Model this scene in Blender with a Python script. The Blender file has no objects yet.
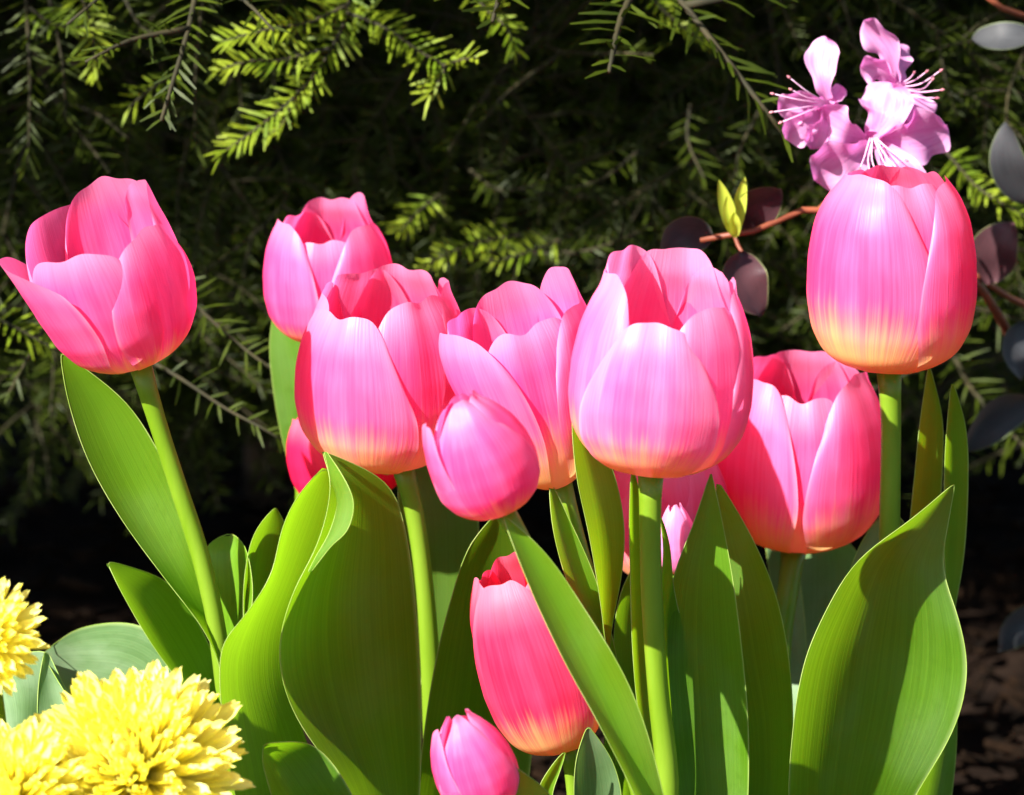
import bpy, math, random
import numpy as np
from mathutils import Vector

random.seed(7); rng = np.random.default_rng(7)
SC = bpy.context.scene
COL = SC.collection
R = math.radians

# ------------------------------------------------------------------ camera
PITCH, DIST, WIDTH = R(16), 1.1, 0.38
TGT = np.array((0, 0, 0.30))
FWD = np.array((0, math.cos(PITCH), -math.sin(PITCH)))
UP = np.array((0, math.sin(PITCH), math.cos(PITCH)))
RT = np.array((1.0, 0, 0))
CAM = TGT - DIST * FWD
cd = bpy.data.cameras.new('camera'); cam = bpy.data.objects.new('camera', cd); COL.objects.link(cam)
cam.location = CAM; cam.rotation_euler = (math.pi / 2 - PITCH, 0, 0)
cd.sensor_width = 36; cd.lens = 36 * DIST / WIDTH
cd.clip_start = 0.02; cd.clip_end = 500
cd.dof.use_dof = True; cd.dof.focus_distance = 1.09; cd.dof.aperture_fstop = 12
SC.camera = cam
SC.render.resolution_x, SC.render.resolution_y = 1024, 795

# ------------------------------------------------------------------ light
TOSUN = Vector((-0.60, -0.52, 0.62)).normalized()
w = bpy.data.worlds.new('World'); SC.world = w; w.use_nodes = True
nt = w.node_tree; nt.nodes.clear()
sky = nt.nodes.new('ShaderNodeTexSky'); sky.sky_type = 'NISHITA'; sky.sun_disc = False
sky.sun_elevation = math.asin(TOSUN.z)
sky.sun_rotation = math.atan2(TOSUN.x, TOSUN.y)
bg = nt.nodes.new('ShaderNodeBackground'); bg.inputs[1].default_value = 0.07
wo = nt.nodes.new('ShaderNodeOutputWorld')
nt.links.new(sky.outputs[0], bg.inputs[0]); nt.links.new(bg.outputs[0], wo.inputs[0])
sl = bpy.data.lights.new('sun', 'SUN'); sl.energy = 5.0; sl.angle = R(0.5); sl.color = (1.0, 0.96, 0.90)
so = bpy.data.objects.new('sun', sl); COL.objects.link(so); so.location = (-3, -2, 3)
so.rotation_euler = (-TOSUN).to_track_quat('-Z', 'Y').to_euler()
SC.view_settings.view_transform = 'Standard'; SC.view_settings.look = 'None'
SC.view_settings.exposure = 1.8; SC.view_settings.gamma = 1.0
SC.cycles.max_bounces = 10; SC.cycles.transmission_bounces = 8; SC.cycles.diffuse_bounces = 5

# ------------------------------------------------------------------ coordinates
def P(px, py, Y):
    """world point on the upright plane y = Y seen at pixel (px, py)"""
    d = FWD * DIST + RT * ((px - 512) / 1024 * WIDTH) + UP * ((397.5 - py) / 1024 * WIDTH)
    t = (Y - CAM[1]) / d[1]
    return CAM + d * t
def scale_at(p):
    return WIDTH / 1024 * float(np.dot(np.asarray(p) - CAM, FWD)) / DIST
def nrm(v):
    v = np.asarray(v, float); return v / (np.linalg.norm(v, axis=-1, keepdims=True) + 1e-12)

def spline(pts, n):
    """centripetal-ish Catmull-Rom resample of control rows, uniform in chord length of the first 3 columns"""
    p = np.asarray(pts, float)
    if len(p) == 2:
        t = np.linspace(0, 1, n)[:, None]; return p[0] * (1 - t) + p[1] * t
    ext = np.vstack([2 * p[0] - p[1], p, 2 * p[-1] - p[-2]])
    seg = np.linalg.norm(np.diff(p[:, :3], axis=0), axis=1)
    cum = np.concatenate([[0], np.cumsum(seg)]); out = []
    knots = np.concatenate([[cum[0] - seg[0]], cum, [cum[-1] + seg[-1]]])
    for s in np.linspace(0, cum[-1], n):
        i = min(max(np.searchsorted(cum, s, side='right') - 1, 0), len(p) - 2)
        t0, t1, t2, t3 = knots[i:i + 4]; a, b, c, d = ext[i:i + 4]
        h = t2 - t1; m1 = (c - a) / (t2 - t0) * h; m2 = (d - b) / (t3 - t1) * h
        u = (s - t1) / h
        out.append((2*u**3-3*u*u+1)*b + (u**3-2*u*u+u)*m1 + (-2*u**3+3*u*u)*c + (u**3-u*u)*m2)
    return np.array(out)

# ------------------------------------------------------------------ materials
MATS = {}
class N:
    def __init__(s, name):
        s.m = bpy.data.materials.new(name); s.m.use_nodes = True; s.t = s.m.node_tree; s.t.nodes.clear()
        MATS[name] = s.m
    def n(s, kind, **kw):
        nd = s.t.nodes.new('ShaderNode' + kind)
        for k, v in kw.items():
            if k.startswith('i_'):
                key = k[2:]; key = int(key) if key.isdigit() else key.replace('_', ' ')
                if isinstance(v, bpy.types.NodeSocket): s.t.links.new(v, nd.inputs[key])
                else: nd.inputs[key].default_value = v
            else: setattr(nd, k, v)
        return nd
    def math(s, op, a, b=0.0, c=0.0, clamp=False):
        nd = s.n('Math', operation=op, use_clamp=clamp)
        for i, v in enumerate((a, b, c)):
            if isinstance(v, bpy.types.NodeSocket): s.t.links.new(v, nd.inputs[i])
            else: nd.inputs[i].default_value = v
        return nd.outputs[0]
    def mix(s, f, a, b, blend='MIX'):
        nd = s.n('Mix', data_type='RGBA', blend_type=blend)
        for i, v in ((0, f), (6, a), (7, b)):
            if isinstance(v, bpy.types.NodeSocket): s.t.links.new(v, nd.inputs[i])
            else: nd.inputs[i].default_value = (*v, 1) if isinstance(v, tuple) and len(v) == 3 else v
        return nd.outputs[2]
    def step(s, x, a, b):
        nd = s.n('MapRange', interpolation_type='SMOOTHSTEP', i_0=x, i_1=a, i_2=b); return nd.outputs[0]
    def uv(s):
        u = s.n('UVMap'); x = s.n('SeparateXYZ', i_0=u.outputs[0]); return u.outputs[0], x.outputs[0], x.outputs[1]
    def noise(s, vec, sc, scale=1.0, detail=3.0):
        mp = s.n('Mapping', i_0=vec); mp.inputs['Scale'].default_value = sc
        return s.n('TexNoise', i_Vector=mp.outputs[0], i_Scale=scale, i_Detail=detail).outputs[0]
    def out(s, shader): 
        o = s.n('OutputMaterial'); s.t.links.new(shader, o.inputs[0]); return s.m
    def leafy(s, col, tcol, frac, rough, bump=None, bstr=0.2, bdist=0.001, spec=0.4, sheen=0.0):
        p = s.n('BsdfPrincipled', i_Roughness=rough); s.t.links.new(col, p.inputs['Base Color'])
        p.inputs['Specular IOR Level'].default_value = spec
        p.inputs['Sheen Weight'].default_value = sheen
        tr = s.n('BsdfTranslucent'); s.t.links.new(tcol, tr.inputs[0])
        if bump is not None:
            b = s.n('Bump', i_Strength=bstr, i_Distance=bdist, i_Height=bump)
            s.t.links.new(b.outputs[0], p.inputs['Normal']); s.t.links.new(b.outputs[0], tr.inputs['Normal'])
        mx = s.n('MixShader', i_0=frac); s.t.links.new(p.outputs[0], mx.inputs[1]); s.t.links.new(tr.outputs[0], mx.inputs[2])
        return s.out(mx.outputs[0])

def petal_mat(name, deep, light, trans, ylen=0.2, yel=(0.94, 0.64, 0.24), frac=0.56):
    k = N(name); uv, u, v = k.uv()
    streak = k.noise(uv, (62, 1.3, 1), 1.0, 5.0)
    fine = k.noise(uv, (190, 2.5, 1), 1.0, 3.0)
    blot = k.noise(uv, (6, 1.1, 1), 1.0, 3.0)
    edge = k.math('ABSOLUTE', k.math('MULTIPLY_ADD', u, 2.0, -1.0))
    f = k.math('ADD', k.math('MULTIPLY', streak, 0.34), k.math('MULTIPLY', blot, 0.90))
    f = k.math('ADD', f, k.math('MULTIPLY', edge, 0.22))
    pink = k.mix(k.step(f, 0.45, 1.0), deep, light)
    rim = k.step(edge, 0.90, 1.0)
    pale = tuple(0.5 * c + 0.5 * d for c, d in zip(light, (0.98, 0.62, 0.76)))
    pink = k.mix(k.math('MULTIPLY', rim, 0.6), pink, pale)
    top = k.step(v, 0.72, 1.0); pink = k.mix(k.math('MULTIPLY', top, 0.5), pink, pale)
    wide = k.noise(uv, (17, 0.9, 1), 1.0, 2.0)
    yv = k.math('SUBTRACT', v, k.math('MULTIPLY', k.math('SUBTRACT', streak, 0.5), 0.24))
    yv = k.math('SUBTRACT', yv, k.math('MULTIPLY', k.math('SUBTRACT', wide, 0.5), 0.26))
    yf = k.math('SUBTRACT', 1.0, k.step(yv, ylen * 0.12, ylen * 1.35))
    col = k.mix(yf, pink, yel)
    tcol = k.mix(yf, k.mix(k.step(streak, 0.3, 0.75), trans, tuple(min(1, c * 1.12 + 0.02) for c in trans)), (0.98, 0.70, 0.26))
    bump = k.math('ADD', k.math('MULTIPLY', fine, 0.5), streak)
    return k.leafy(col, tcol, frac, 0.40, bump, 0.20, 0.0012, 0.40, 0.0)

def leaf_mat(name, dark, light, trans, frac=0.36, bloom=0.25, rough=0.42):
    k = N(name); uv, u, v = k.uv()
    vein = k.noise(uv, (46, 0.9, 1), 1.0, 2.5)
    fine = k.noise(uv, (150, 2.0, 1), 1.0, 2.0)
    geo = k.n('TexCoord').outputs['Object']
    big = k.noise(geo, (30, 30, 18), 1.0, 3.0)
    speck = k.noise(geo, (400, 400, 260), 1.0, 2.0)
    col = k.mix(k.step(k.math('ADD', k.math('MULTIPLY', vein, 0.45), k.math('MULTIPLY', big, 0.7)), 0.30, 0.9), dark, light)
    col = k.mix(k.math('MULTIPLY', k.step(fine, 0.42, 0.60), 0.22), col, tuple(min(1, c*1.5) for c in light))
    wax = k.math('MULTIPLY', k.step(big, 0.42, 0.72), bloom)
    col = k.mix(wax, col, (0.30, 0.40, 0.25))
    col = k.mix(k.math('MULTIPLY', k.step(speck, 0.55, 0.75), 0.18), col, tuple(c * 0.6 for c in dark))
    edge = k.math('ABSOLUTE', k.math('MULTIPLY_ADD', u, 2.0, -1.0))
    col = k.mix(k.math('MULTIPLY', k.step(edge, 0.95, 1.0), 0.5), col, (0.36, 0.46, 0.16))
    tc = k.mix(k.step(vein, 0.3, 0.75), tuple(c * 0.82 for c in trans), trans)
    bump = k.math('ADD', vein, k.math('MULTIPLY', fine, 0.35))
    return k.leafy(col, tc, frac, rough, bump, 0.16, 0.0009, 0.2)

def plain_mat(name, a, b, scale=(60, 60, 60), rough=0.6, trans=None, frac=0.0, bstr=0.3, bdist=0.0008, spec=0.35):
    k = N(name); g = k.n('TexCoord').outputs['Object']
    f = k.noise(g, scale, 1.0, 4.0)
    col = k.mix(k.step(f, 0.32, 0.68), a, b)
    tc = k.mix(0.0, trans or a, trans or a)
    return k.leafy(col, tc, frac, rough, f, bstr, bdist, spec)

PINK = {
 'rose':   petal_mat('rose_petal',   (0.86, 0.050, 0.23), (0.92, 0.19, 0.47), (0.97, 0.12, 0.36), 0.17),
 'pale':   petal_mat('pale_petal',   (0.87, 0.10, 0.32), (0.94, 0.31, 0.55), (0.97, 0.20, 0.45), 0.27),
 'hot':    petal_mat('hot_petal',    (0.87, 0.045, 0.20), (0.92, 0.19, 0.48), (0.97, 0.08, 0.28), 0.32),
 'salmon': petal_mat('salmon_petal', (0.87, 0.060, 0.25), (0.93, 0.21, 0.47), (0.97, 0.13, 0.34), 0.33),
 'orchid': petal_mat('orchid_petal', (0.85, 0.065, 0.31), (0.92, 0.24, 0.53), (0.95, 0.12, 0.42), 0.38),
 'deep':   petal_mat('deep_petal',   (0.80, 0.014, 0.09),  (0.86, 0.03, 0.15), (0.97, 0.03, 0.16), 0.10),
 'blush':  petal_mat('blush_petal',  (0.84, 0.018, 0.09),  (0.91, 0.10, 0.25), (0.95, 0.035, 0.13), 0.24),
 'lilac':  petal_mat('lilac_petal',  (0.78, 0.22, 0.50),  (0.88, 0.42, 0.72), (0.85, 0.22, 0.45), 0.10),
}
LEAF = {
 'bright': leaf_mat('bright_leaf', (0.082, 0.20, 0.005), (0.135, 0.29, 0.012), (0.36, 0.64, 0.008), 0.46, 0.08),
 'mid':    leaf_mat('mid_leaf',    (0.062, 0.16, 0.005), (0.100, 0.22, 0.012), (0.27, 0.52, 0.008), 0.46, 0.14),
 'shaded_olive':  leaf_mat('shaded_olive_leaf',  (0.054, 0.125, 0.004), (0.082, 0.17, 0.008), (0.24, 0.44, 0.006), 0.46, 0.08),  # darker copy of the leaf green, shade put into the colour
 'grey':   leaf_mat('grey_leaf',   (0.075, 0.155, 0.045), (0.15, 0.25, 0.10), (0.22, 0.42, 0.05), 0.40, 0.5, 0.5),
}
RIM = plain_mat('leaf_rim', (0.22, 0.34, 0.04), (0.36, 0.46, 0.12), rough=0.5, trans=(0.45, 0.6, 0.15), frac=0.3)
STEM = plain_mat('stem_green', (0.12, 0.22, 0.006), (0.18, 0.29, 0.02), (90, 90, 14), 0.42, (0.35, 0.5, 0.02), 0.25)
PISTIL = plain_mat('pistil', (0.45, 0.5, 0.12), (0.6, 0.6, 0.2), rough=0.6)
ANTHER = plain_mat('anther', (0.05, 0.03, 0.05), (0.12, 0.07, 0.05), rough=0.8)
MULCH = plain_mat('mulch', (0.003, 0.002, 0.0012), (0.014, 0.0075, 0.004), (70, 70, 70), 0.95, bstr=0.6, bdist=0.003, spec=0.04)  # chips darkened so the colour stands in for shade on the bed
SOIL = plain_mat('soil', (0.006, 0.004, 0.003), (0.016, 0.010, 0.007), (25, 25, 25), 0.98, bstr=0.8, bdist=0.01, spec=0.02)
NEEDLE = plain_mat('needle', (0.013, 0.022, 0.001), (0.038, 0.054, 0.003), (50, 50, 50), 0.5, (0.04, 0.08, 0.004), 0.15, spec=0.15)
TIPN = plain_mat('young_needle', (0.085, 0.14, 0.004), (0.20, 0.25, 0.012), (50, 50, 50), 0.55, (0.30, 0.38, 0.02), 0.25, spec=0.25)
TWIG = plain_mat('hedge_twig', (0.012, 0.011, 0.002), (0.028, 0.022, 0.005), (60, 60, 60), 0.8)
LIMB = plain_mat('hedge_bark', (0.045, 0.028, 0.018), (0.10, 0.065, 0.04), (40, 40, 12), 0.9, bstr=0.8, bdist=0.003)
RSTEM = plain_mat('shrub_stem', (0.12, 0.028, 0.012), (0.22, 0.062, 0.028), (50, 50, 50), 0.5)
RLEAF = leaf_mat('shrub_leaf', (0.024, 0.025, 0.029), (0.058, 0.060, 0.062), (0.06, 0.04, 0.03), 0.12, 0.0, 0.55)
RLEAFP = leaf_mat('shrub_purple_leaf', (0.030, 0.013, 0.016), (0.06, 0.026, 0.030), (0.08, 0.03, 0.03), 0.12, 0.0, 0.38)
RLEAFG = leaf_mat('shrub_young_leaf', (0.32, 0.40, 0.03), (0.48, 0.55, 0.07), (0.55, 0.6, 0.04), 0.4, 0.0, 0.4)
AZ = None
def azalea_mat():
    k = N('azalea_petal'); uv, u, v = k.uv(); f = k.noise(uv, (14, 2, 1), 1.0, 4.0)
    col = k.mix(k.step(f, 0.3, 0.75), (0.60, 0.21, 0.46), (0.71, 0.37, 0.62))
    edge = k.math('ABSOLUTE', k.math('MULTIPLY_ADD', u, 2.0, -1.0))
    col = k.mix(k.math('MULTIPLY', k.step(edge, 0.6, 1.0), 0.4), col, (0.76, 0.48, 0.70))
    sp = k.n('TexVoronoi', i_Scale=1.0); mp = k.n('Mapping', i_0=uv); mp.inputs['Scale'].default_value = (9, 14, 1)
    k.t.links.new(mp.outputs[0], sp.inputs['Vector'])
    spot = k.math('MULTIPLY', k.math('LESS_THAN', sp.outputs['Distance'], 0.16), k.math('SUBTRACT', 1.0, k.step(v, 0.35, 0.6)))
    col = k.mix(k.math('MULTIPLY', spot, 0.55), col, (0.45, 0.03, 0.2))
    tc = k.mix(0.0, (0.80, 0.20, 0.58), (0.7, 0.2, 0.6))
    return k.leafy(col, tc, 0.42, 0.5, f, 0.2, 0.0015, 0.3)
AZ = azalea_mat()
FILA = plain_mat('filament', (0.80, 0.42, 0.66), (0.90, 0.62, 0.80), rough=0.5, trans=(0.9, 0.5, 0.7), frac=0.25)
ATIP = plain_mat('stamen_tip', (0.25, 0.06, 0.10), (0.5, 0.2, 0.22), rough=0.7)
def mum_mat():
    k = N('mum_petal'); uv, u, v = k.uv(); f = k.noise(uv, (8, 1.5, 1), 1.0, 3.0)
    g = k.noise(k.n('TexCoord').outputs['Object'], (45, 45, 45), 1.0, 2.0)
    col = k.mix(k.step(v, 0.0, 0.8), (0.96, 0.83, 0.02), (0.97, 0.93, 0.26))
    col = k.mix(k.math('MULTIPLY', k.step(g, 0.35, 0.7), 0.45), col, (0.98, 0.95, 0.52))
    tc = k.mix(0.0, (0.98, 0.88, 0.06), (0.9, 0.5, 0.02))
    return k.leafy(col, tc, 0.5, 0.5, f, 0.25, 0.001, 0.3)
MUM = mum_mat()

# ------------------------------------------------------------------ mesh helpers
class MB:
    def __init__(s): s.v = []; s.f = []; s.uv = []; s.mi = []; s.nv = 0
    def add(s, verts, faces, uvs, mi=0):
        b = s.nv; s.v.append(np.asarray(verts, float)); s.nv += len(verts)
        s.f += [tuple(b + i for i in f) for f in faces]; s.uv.append(np.asarray(uvs, float)); s.mi += [mi] * len(faces)
    def grid(s, G, mi=0, u0=0.0, u1=1.0):
        nv, nu = G.shape[:2]
        U, V = np.meshgrid(np.linspace(u0, u1, nu), np.linspace(0, 1, nv))
        F = [(j*nu+i, j*nu+i+1, (j+1)*nu+i+1, (j+1)*nu+i) for j in range(nv-1) for i in range(nu-1)]
        s.add(G.reshape(-1, 3), F, np.stack([U, V], -1).reshape(-1, 2), mi)
    def tube(s, path, rad, n=8, mi=0, cap=True):
        path = np.asarray(path, float); m = len(path)
        rad = np.broadcast_to(np.asarray(rad, float), (m,))
        T = nrm(np.gradient(path, axis=0)); a = np.array((0, 0, 1.0)) if abs(T[0][2]) < .9 else np.array((1.0, 0, 0))
        nn = nrm(np.cross(T[0], a)); rows = []
        for i in range(m):
            nn = nrm(nn - T[i] * np.dot(nn, T[i])); bb = np.cross(T[i], nn)
            ang = np.linspace(0, 2*np.pi, n, endpoint=False)
            rows.append(path[i] + rad[i] * (np.cos(ang)[:, None]*nn + np.sin(ang)[:, None]*bb))
        F = [(j*n+i, j*n+(i+1) % n, (j+1)*n+(i+1) % n, (j+1)*n+i) for j in range(m-1) for i in range(n)]
        if cap: F += [tuple(range(n))[::-1], tuple((m-1)*n+i for i in range(n))]
        uv = np.array([(i/n, j/(m-1)) for j in range(m) for i in range(n)])
        s.add(np.vstack(rows), F, uv, mi)
    def mesh(s, name, mats, off=(0, 0, 0), smooth=True):
        me = bpy.data.meshes.new(name)
        V = np.vstack(s.v) - np.asarray(off)
        me.from_pydata(V.tolist(), [], s.f)
        UV = np.vstack(s.uv); ul = me.uv_layers.new(name='UVMap')
        idx = np.empty(len(me.loops), dtype=np.int32); me.loops.foreach_get('vertex_index', idx)
        ul.data.foreach_set('uv', UV[idx].astype(np.float32).ravel())
        for m in mats: me.materials.append(m)
        me.polygons.foreach_set('material_index', s.mi)
        me.polygons.foreach_set('use_smooth', [smooth] * len(s.f)); me.update()
        return me
    def build(s, name, mats, parent=None, origin=None, subsurf=0, smooth=True):
        """origin: world position of the object; a child's origin is its root's by default"""
        root = parent
        while root is not None and root.parent is not None: root = root.parent
        off = np.array(root.location) if root is not None else np.array(origin if origin is not None else (0, 0, 0))
        o = bpy.data.objects.new(name, s.mesh(name, mats if isinstance(mats, (list, tuple)) else [mats], off, smooth))
        COL.objects.link(o)
        if parent is not None: o.parent = parent
        else: o.location = off
        if subsurf:
            md = o.modifiers.new('subdivision', 'SUBSURF'); md.levels = subsurf; md.render_levels = subsurf
        return o
def tag(o, label=None, cat=None, group=None, kind=None):
    if label: o['label'] = label
    if cat: o['category'] = cat
    if group: o['group'] = group
    if kind: o['kind'] = kind
    return o
def empty(name, loc, label, cat, group=None):
    o = bpy.data.objects.new(name, None); COL.objects.link(o); o.location = loc; o.empty_display_size = 0.02
    return tag(o, label, cat, group)

# ------------------------------------------------------------------ ground
g = MB(); xs = np.concatenate([-np.geomspace(120, 1.5, 14), np.linspace(-1.4, 1.4, 57), np.geomspace(1.5, 120, 14)])
ys = np.concatenate([-np.geomspace(60, 1.7, 8), np.linspace(-1.6, 3.2, 90), np.geomspace(3.4, 200, 16)])
X, Y = np.meshgrid(xs, ys); near = (np.abs(X) < 1.5) & (Y > -1.7) & (Y < 3.3)
Z = np.where(near, 0.006*np.sin(X*9+1)*np.cos(Y*7) + 0.004*rng.standard_normal(X.shape), 0)
g.grid(np.stack([X, Y, Z], -1)); tag(g.build('ground', SOIL), kind='structure')

# shredded bark mulch: uncountable chips, one object
m = MB()
for i in range(5200):
    x = rng.uniform(-0.75, 0.75); y = rng.uniform(-0.1, 1.25); L = rng.uniform(.008, .032); wd = rng.uniform(.003, .008); h = rng.uniform(.0015, .004)
    a = rng.uniform(0, math.pi); pit = rng.normal(0, .22); z = 0.008 + rng.uniform(0, .012)
    t = np.array((math.cos(a)*math.cos(pit), math.sin(a)*math.cos(pit), math.sin(pit))); s_ = nrm(np.cross(t, (0, 0, 1))); n_ = np.cross(s_, t)
    c = np.array((x, y, z)); q = []
    for sx in (-1, 1):
        k1 = rng.uniform(.4, 1)
        for (b, cc) in ((-1, -1), (1, -1), (1, 1), (-1, 1)): q.append(c + t*L/2*sx + s_*wd/2*b*k1 + n_*h/2*cc)
    m.add(q, [(0, 1, 2, 3), (7, 6, 5, 4), (0, 4, 5, 1), (1, 5, 6, 2), (2, 6, 7, 3), (3, 7, 4, 0)], [(0, 0)]*8)
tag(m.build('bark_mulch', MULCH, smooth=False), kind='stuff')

# ------------------------------------------------------------------ tulip builders
def blade(stations, bow=0.12, nu=15, nv=44, rim=0.0002, wave=0.0, name='leaf', mat=None, parent=None, base=None, twist=0.0):
    """a strap leaf given by its two margins: rows (left px, left py, left Y, right px, right py, right Y), tip first"""
    rows = [np.concatenate([P(*s[:3]), P(*s[3:])]) for s in stations]
    if base is not None:
        b = np.array(base); rows.append(np.concatenate([b + (-.006, 0, 0), b + (.006, 0, 0)]))
    rows = np.array(rows)
    mid = (rows[:, :3] + rows[:, 3:]) / 2
    S = spline(np.hstack([mid, rows]), nv); L, Rr = S[:, 3:6], S[:, 6:9]
    T = nrm(np.gradient((L+Rr)/2, axis=0)); W = Rr - L; wl = np.linalg.norm(W, axis=1, keepdims=True)
    Nn = nrm(np.cross(W, T))                     # bulges away from the viewer for bow > 0
    flip = np.sign(np.mean(Nn @ FWD)); Nn *= flip if flip else 1
    s = np.linspace(0, 1, nu)
    prof = (1 - np.abs(2*s-1)**1.7)
    vv = np.linspace(0, 1, nv)[:, None]
    G = L[:, None] + W[:, None]*s[None, :, None] + Nn[:, None]*(bow*wl[:, None])*prof[None, :, None]
    if wave:
        ph = rng.uniform(0, 6)
        ed = (np.abs(2*s-1)**3)[None, :, None]
        G = G + Nn[:, None]*(wave*wl[:, None])*ed*np.sin(vv*14+ph)[:, :, None]
    # gentle random undulation
    ph = rng.uniform(0, 6, 2)
    G = G + Nn[:, None]*(0.025*wl[:, None])*(np.sin(vv*9+ph[0])*np.sin(s[None, :]*5+ph[1]))[:, :, None]
    b = MB(); b.grid(G)
    if rim:
        edge = np.vstack([G[::-1, 0], G[:, -1]]); b.tube(edge, rim, 5, 1)
    return b.build(name, [LEAF.get(mat, mat) if isinstance(mat, str) else mat, RIM], parent, subsurf=1)

PROF = {  # radius along the height of the cup, as a fraction of the widest radius
 'cup':   [(0, .10), (.02, .34), (.06, .56), (.14, .79), (.26, .94), (.42, 1.0), (.60, .99), (.78, .93), (.92, .84), (1, .77)],
 'open':  [(0, .10), (.02, .32), (.06, .50), (.15, .70), (.30, .86), (.50, .95), (.70, .99), (.88, 1.0), (1, 1.0)],
 'egg':   [(0, .10), (.02, .36), (.06, .58), (.15, .82), (.28, .97), (.42, 1.0), (.58, .95), (.74, .82), (.90, .60), (1, .40)],
 'barrel':[(0, .08), (.015, .34), (.05, .58), (.12, .80), (.24, .94), (.40, 1.0), (.60, .99), (.78, .93), (.90, .83), (1, .68)],
 'vase':  [(0, .14), (.02, .30), (.08, .46), (.20, .62), (.36, .76), (.55, .88), (.75, .97), (.9, 1.0), (1, .98)],
}
def petal(B, ax, e1, e2, H, Rm, prof, az, wid=60, ln=1.0, flare=0.0, lay=0.0, curl=0.0, rib=0.03, notch=0.03, tip=0.0, ra=3.2, tw=0.0, nu=21, nv=30, low=0.8):
    """one tulip petal: a patch of the cup, widest at mid height, closing to a rounded tip with a creased midrib"""
    t = np.linspace(0, 1, nv)**.9; pr = np.array(PROF[prof])
    rr = np.interp(np.linspace(0, 1.3, 261), pr[:, 0], pr[:, 1]); kern = np.ones(9)/9
    rs = np.convolve(np.pad(rr, 4, mode='edge'), kern, 'valid'); rs[:3] = rr[:3]
    s = np.linspace(-1, 1, nu); s = np.sign(s)*np.abs(s)**.85
    Tt, Ss = np.meshgrid(t, s, indexing='ij')
    ph = rng.uniform(0, 6, 6); skew = rng.normal(0, .05)
    # every lengthwise strip ends at its own height, so the top is a rounded, slightly ragged edge
    pw = max(2.4, ra*1.45); drop = .30 if ra > 2.2 else .36
    topz = 1 - drop*np.abs(Ss-skew)**pw - notch*.7*np.exp(-(Ss/.16)**2) + tip*np.exp(-(Ss/.18)**2) \
        + .008*np.sin(Ss*5+ph[0]) + .004*np.sin(Ss*13+ph[1])
    hz = Tt*topz*ln
    r0 = np.interp(hz, np.linspace(0, 1.3, 261), rs)
    w_ = np.radians(wid)*(low + (1-low)*np.sin(np.clip(Tt/.5, 0, 1)*np.pi/2))*1.22*(1 - .17*np.clip((Tt-.40)/.60, 0, 1)**2.2)
    ang = np.radians(az + tw*Tt) + w_*Ss
    rad = r0*Rm*(1 + lay*np.clip(Tt*14, 0, 1)) + flare*Rm*np.clip((hz-.25)/.75, 0, 1)**1.8
    rad = rad + curl*Rm*np.abs(Ss)**3*np.clip(Tt*2.5, 0, 1)*np.sin(np.clip(Tt, 0, 1)*np.pi*0.9)
    rad = rad - rib*Rm*np.exp(-(Ss/.12)**2)*np.clip((Tt-.2)*1.6, 0, 1)*(1-.3*Tt**3)
    rad = rad + Rm*0.010*np.sin(Ss*5+ph[2])*np.sin(Tt*5+ph[3])*np.clip(Tt*3, 0, 1)
    rad = rad + Rm*0.022*np.sin(Ss*8+ph[4])*Tt**4 - Rm*.09*Tt**6*(1 if flare <= .1 else 0)
    zz = hz*H
    # tips roll in a little at the very top
    G = B + ax*zz[..., None] + (e1*np.cos(ang)[..., None] + e2*np.sin(ang)[..., None])*rad[..., None]
    return G

def tulip_flower(root, base, top, Rpx, mat, petals, prof='cup', Hs=1.0, sub=1):
    B, Tp = P(*base), P(*top); ax = nrm(Tp-B); H = np.linalg.norm(Tp-B)*Hs; sc = scale_at(B); Rm = Rpx*sc
    e1 = nrm(-FWD - ax*np.dot(-FWD, ax)); e2 = nrm(np.cross(ax, e1))
    if np.dot(e2, RT) < 0: e2 = -e2
    f = MB()
    zt = np.linspace(-.03, .30, 8)*H; f.tube([B+ax*z for z in zt], Rm*np.array([.09, .13, .12, .11, .11, .11, .13, .10]), 10)
    fl = f.build('flower', [PISTIL], root)
    for k in range(6):
        a = k*math.pi/3; st = MB(); d = e1*math.cos(a)+e2*math.sin(a)
        st.tube([B+d*Rm*.14+ax*H*.03, B+d*Rm*.22+ax*H*.22], Rm*.025, 5); st.tube([B+d*Rm*.22+ax*H*.20, B+d*Rm*.25+ax*H*.31, B+d*Rm*.26+ax*H*.36], Rm*np.array([.05, .06, .02]), 6, 1)
        st.build('stamen', [PISTIL, ANTHER], fl)
    for p in petals:
        b = MB(); b.grid(petal(B, ax, e1, e2, H, Rm, prof, **p)); b.build('petal', [PINK[mat]], fl, subsurf=sub)
    return fl, B, ax

def stem(root, pts, rpx, base):
    W = [P(*p) for p in pts] + [np.array(base)]
    S = spline(W, 30); r = rpx*scale_at(W[0])
    b = MB(); b.tube(S, np.linspace(r*.94, r*1.18, 30)*(1 + .30*np.exp(-np.arange(30)/1.1) + .03*np.sin(np.arange(30)*.9+pts[0][0])), 12); return b.build('stem', [STEM], root)

TG = 'pink tulips growing in the flower bed'
def tulip(label, x, y, group=TG):
    return empty('tulip', (x, y, 0), label, 'tulip', group)

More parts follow.
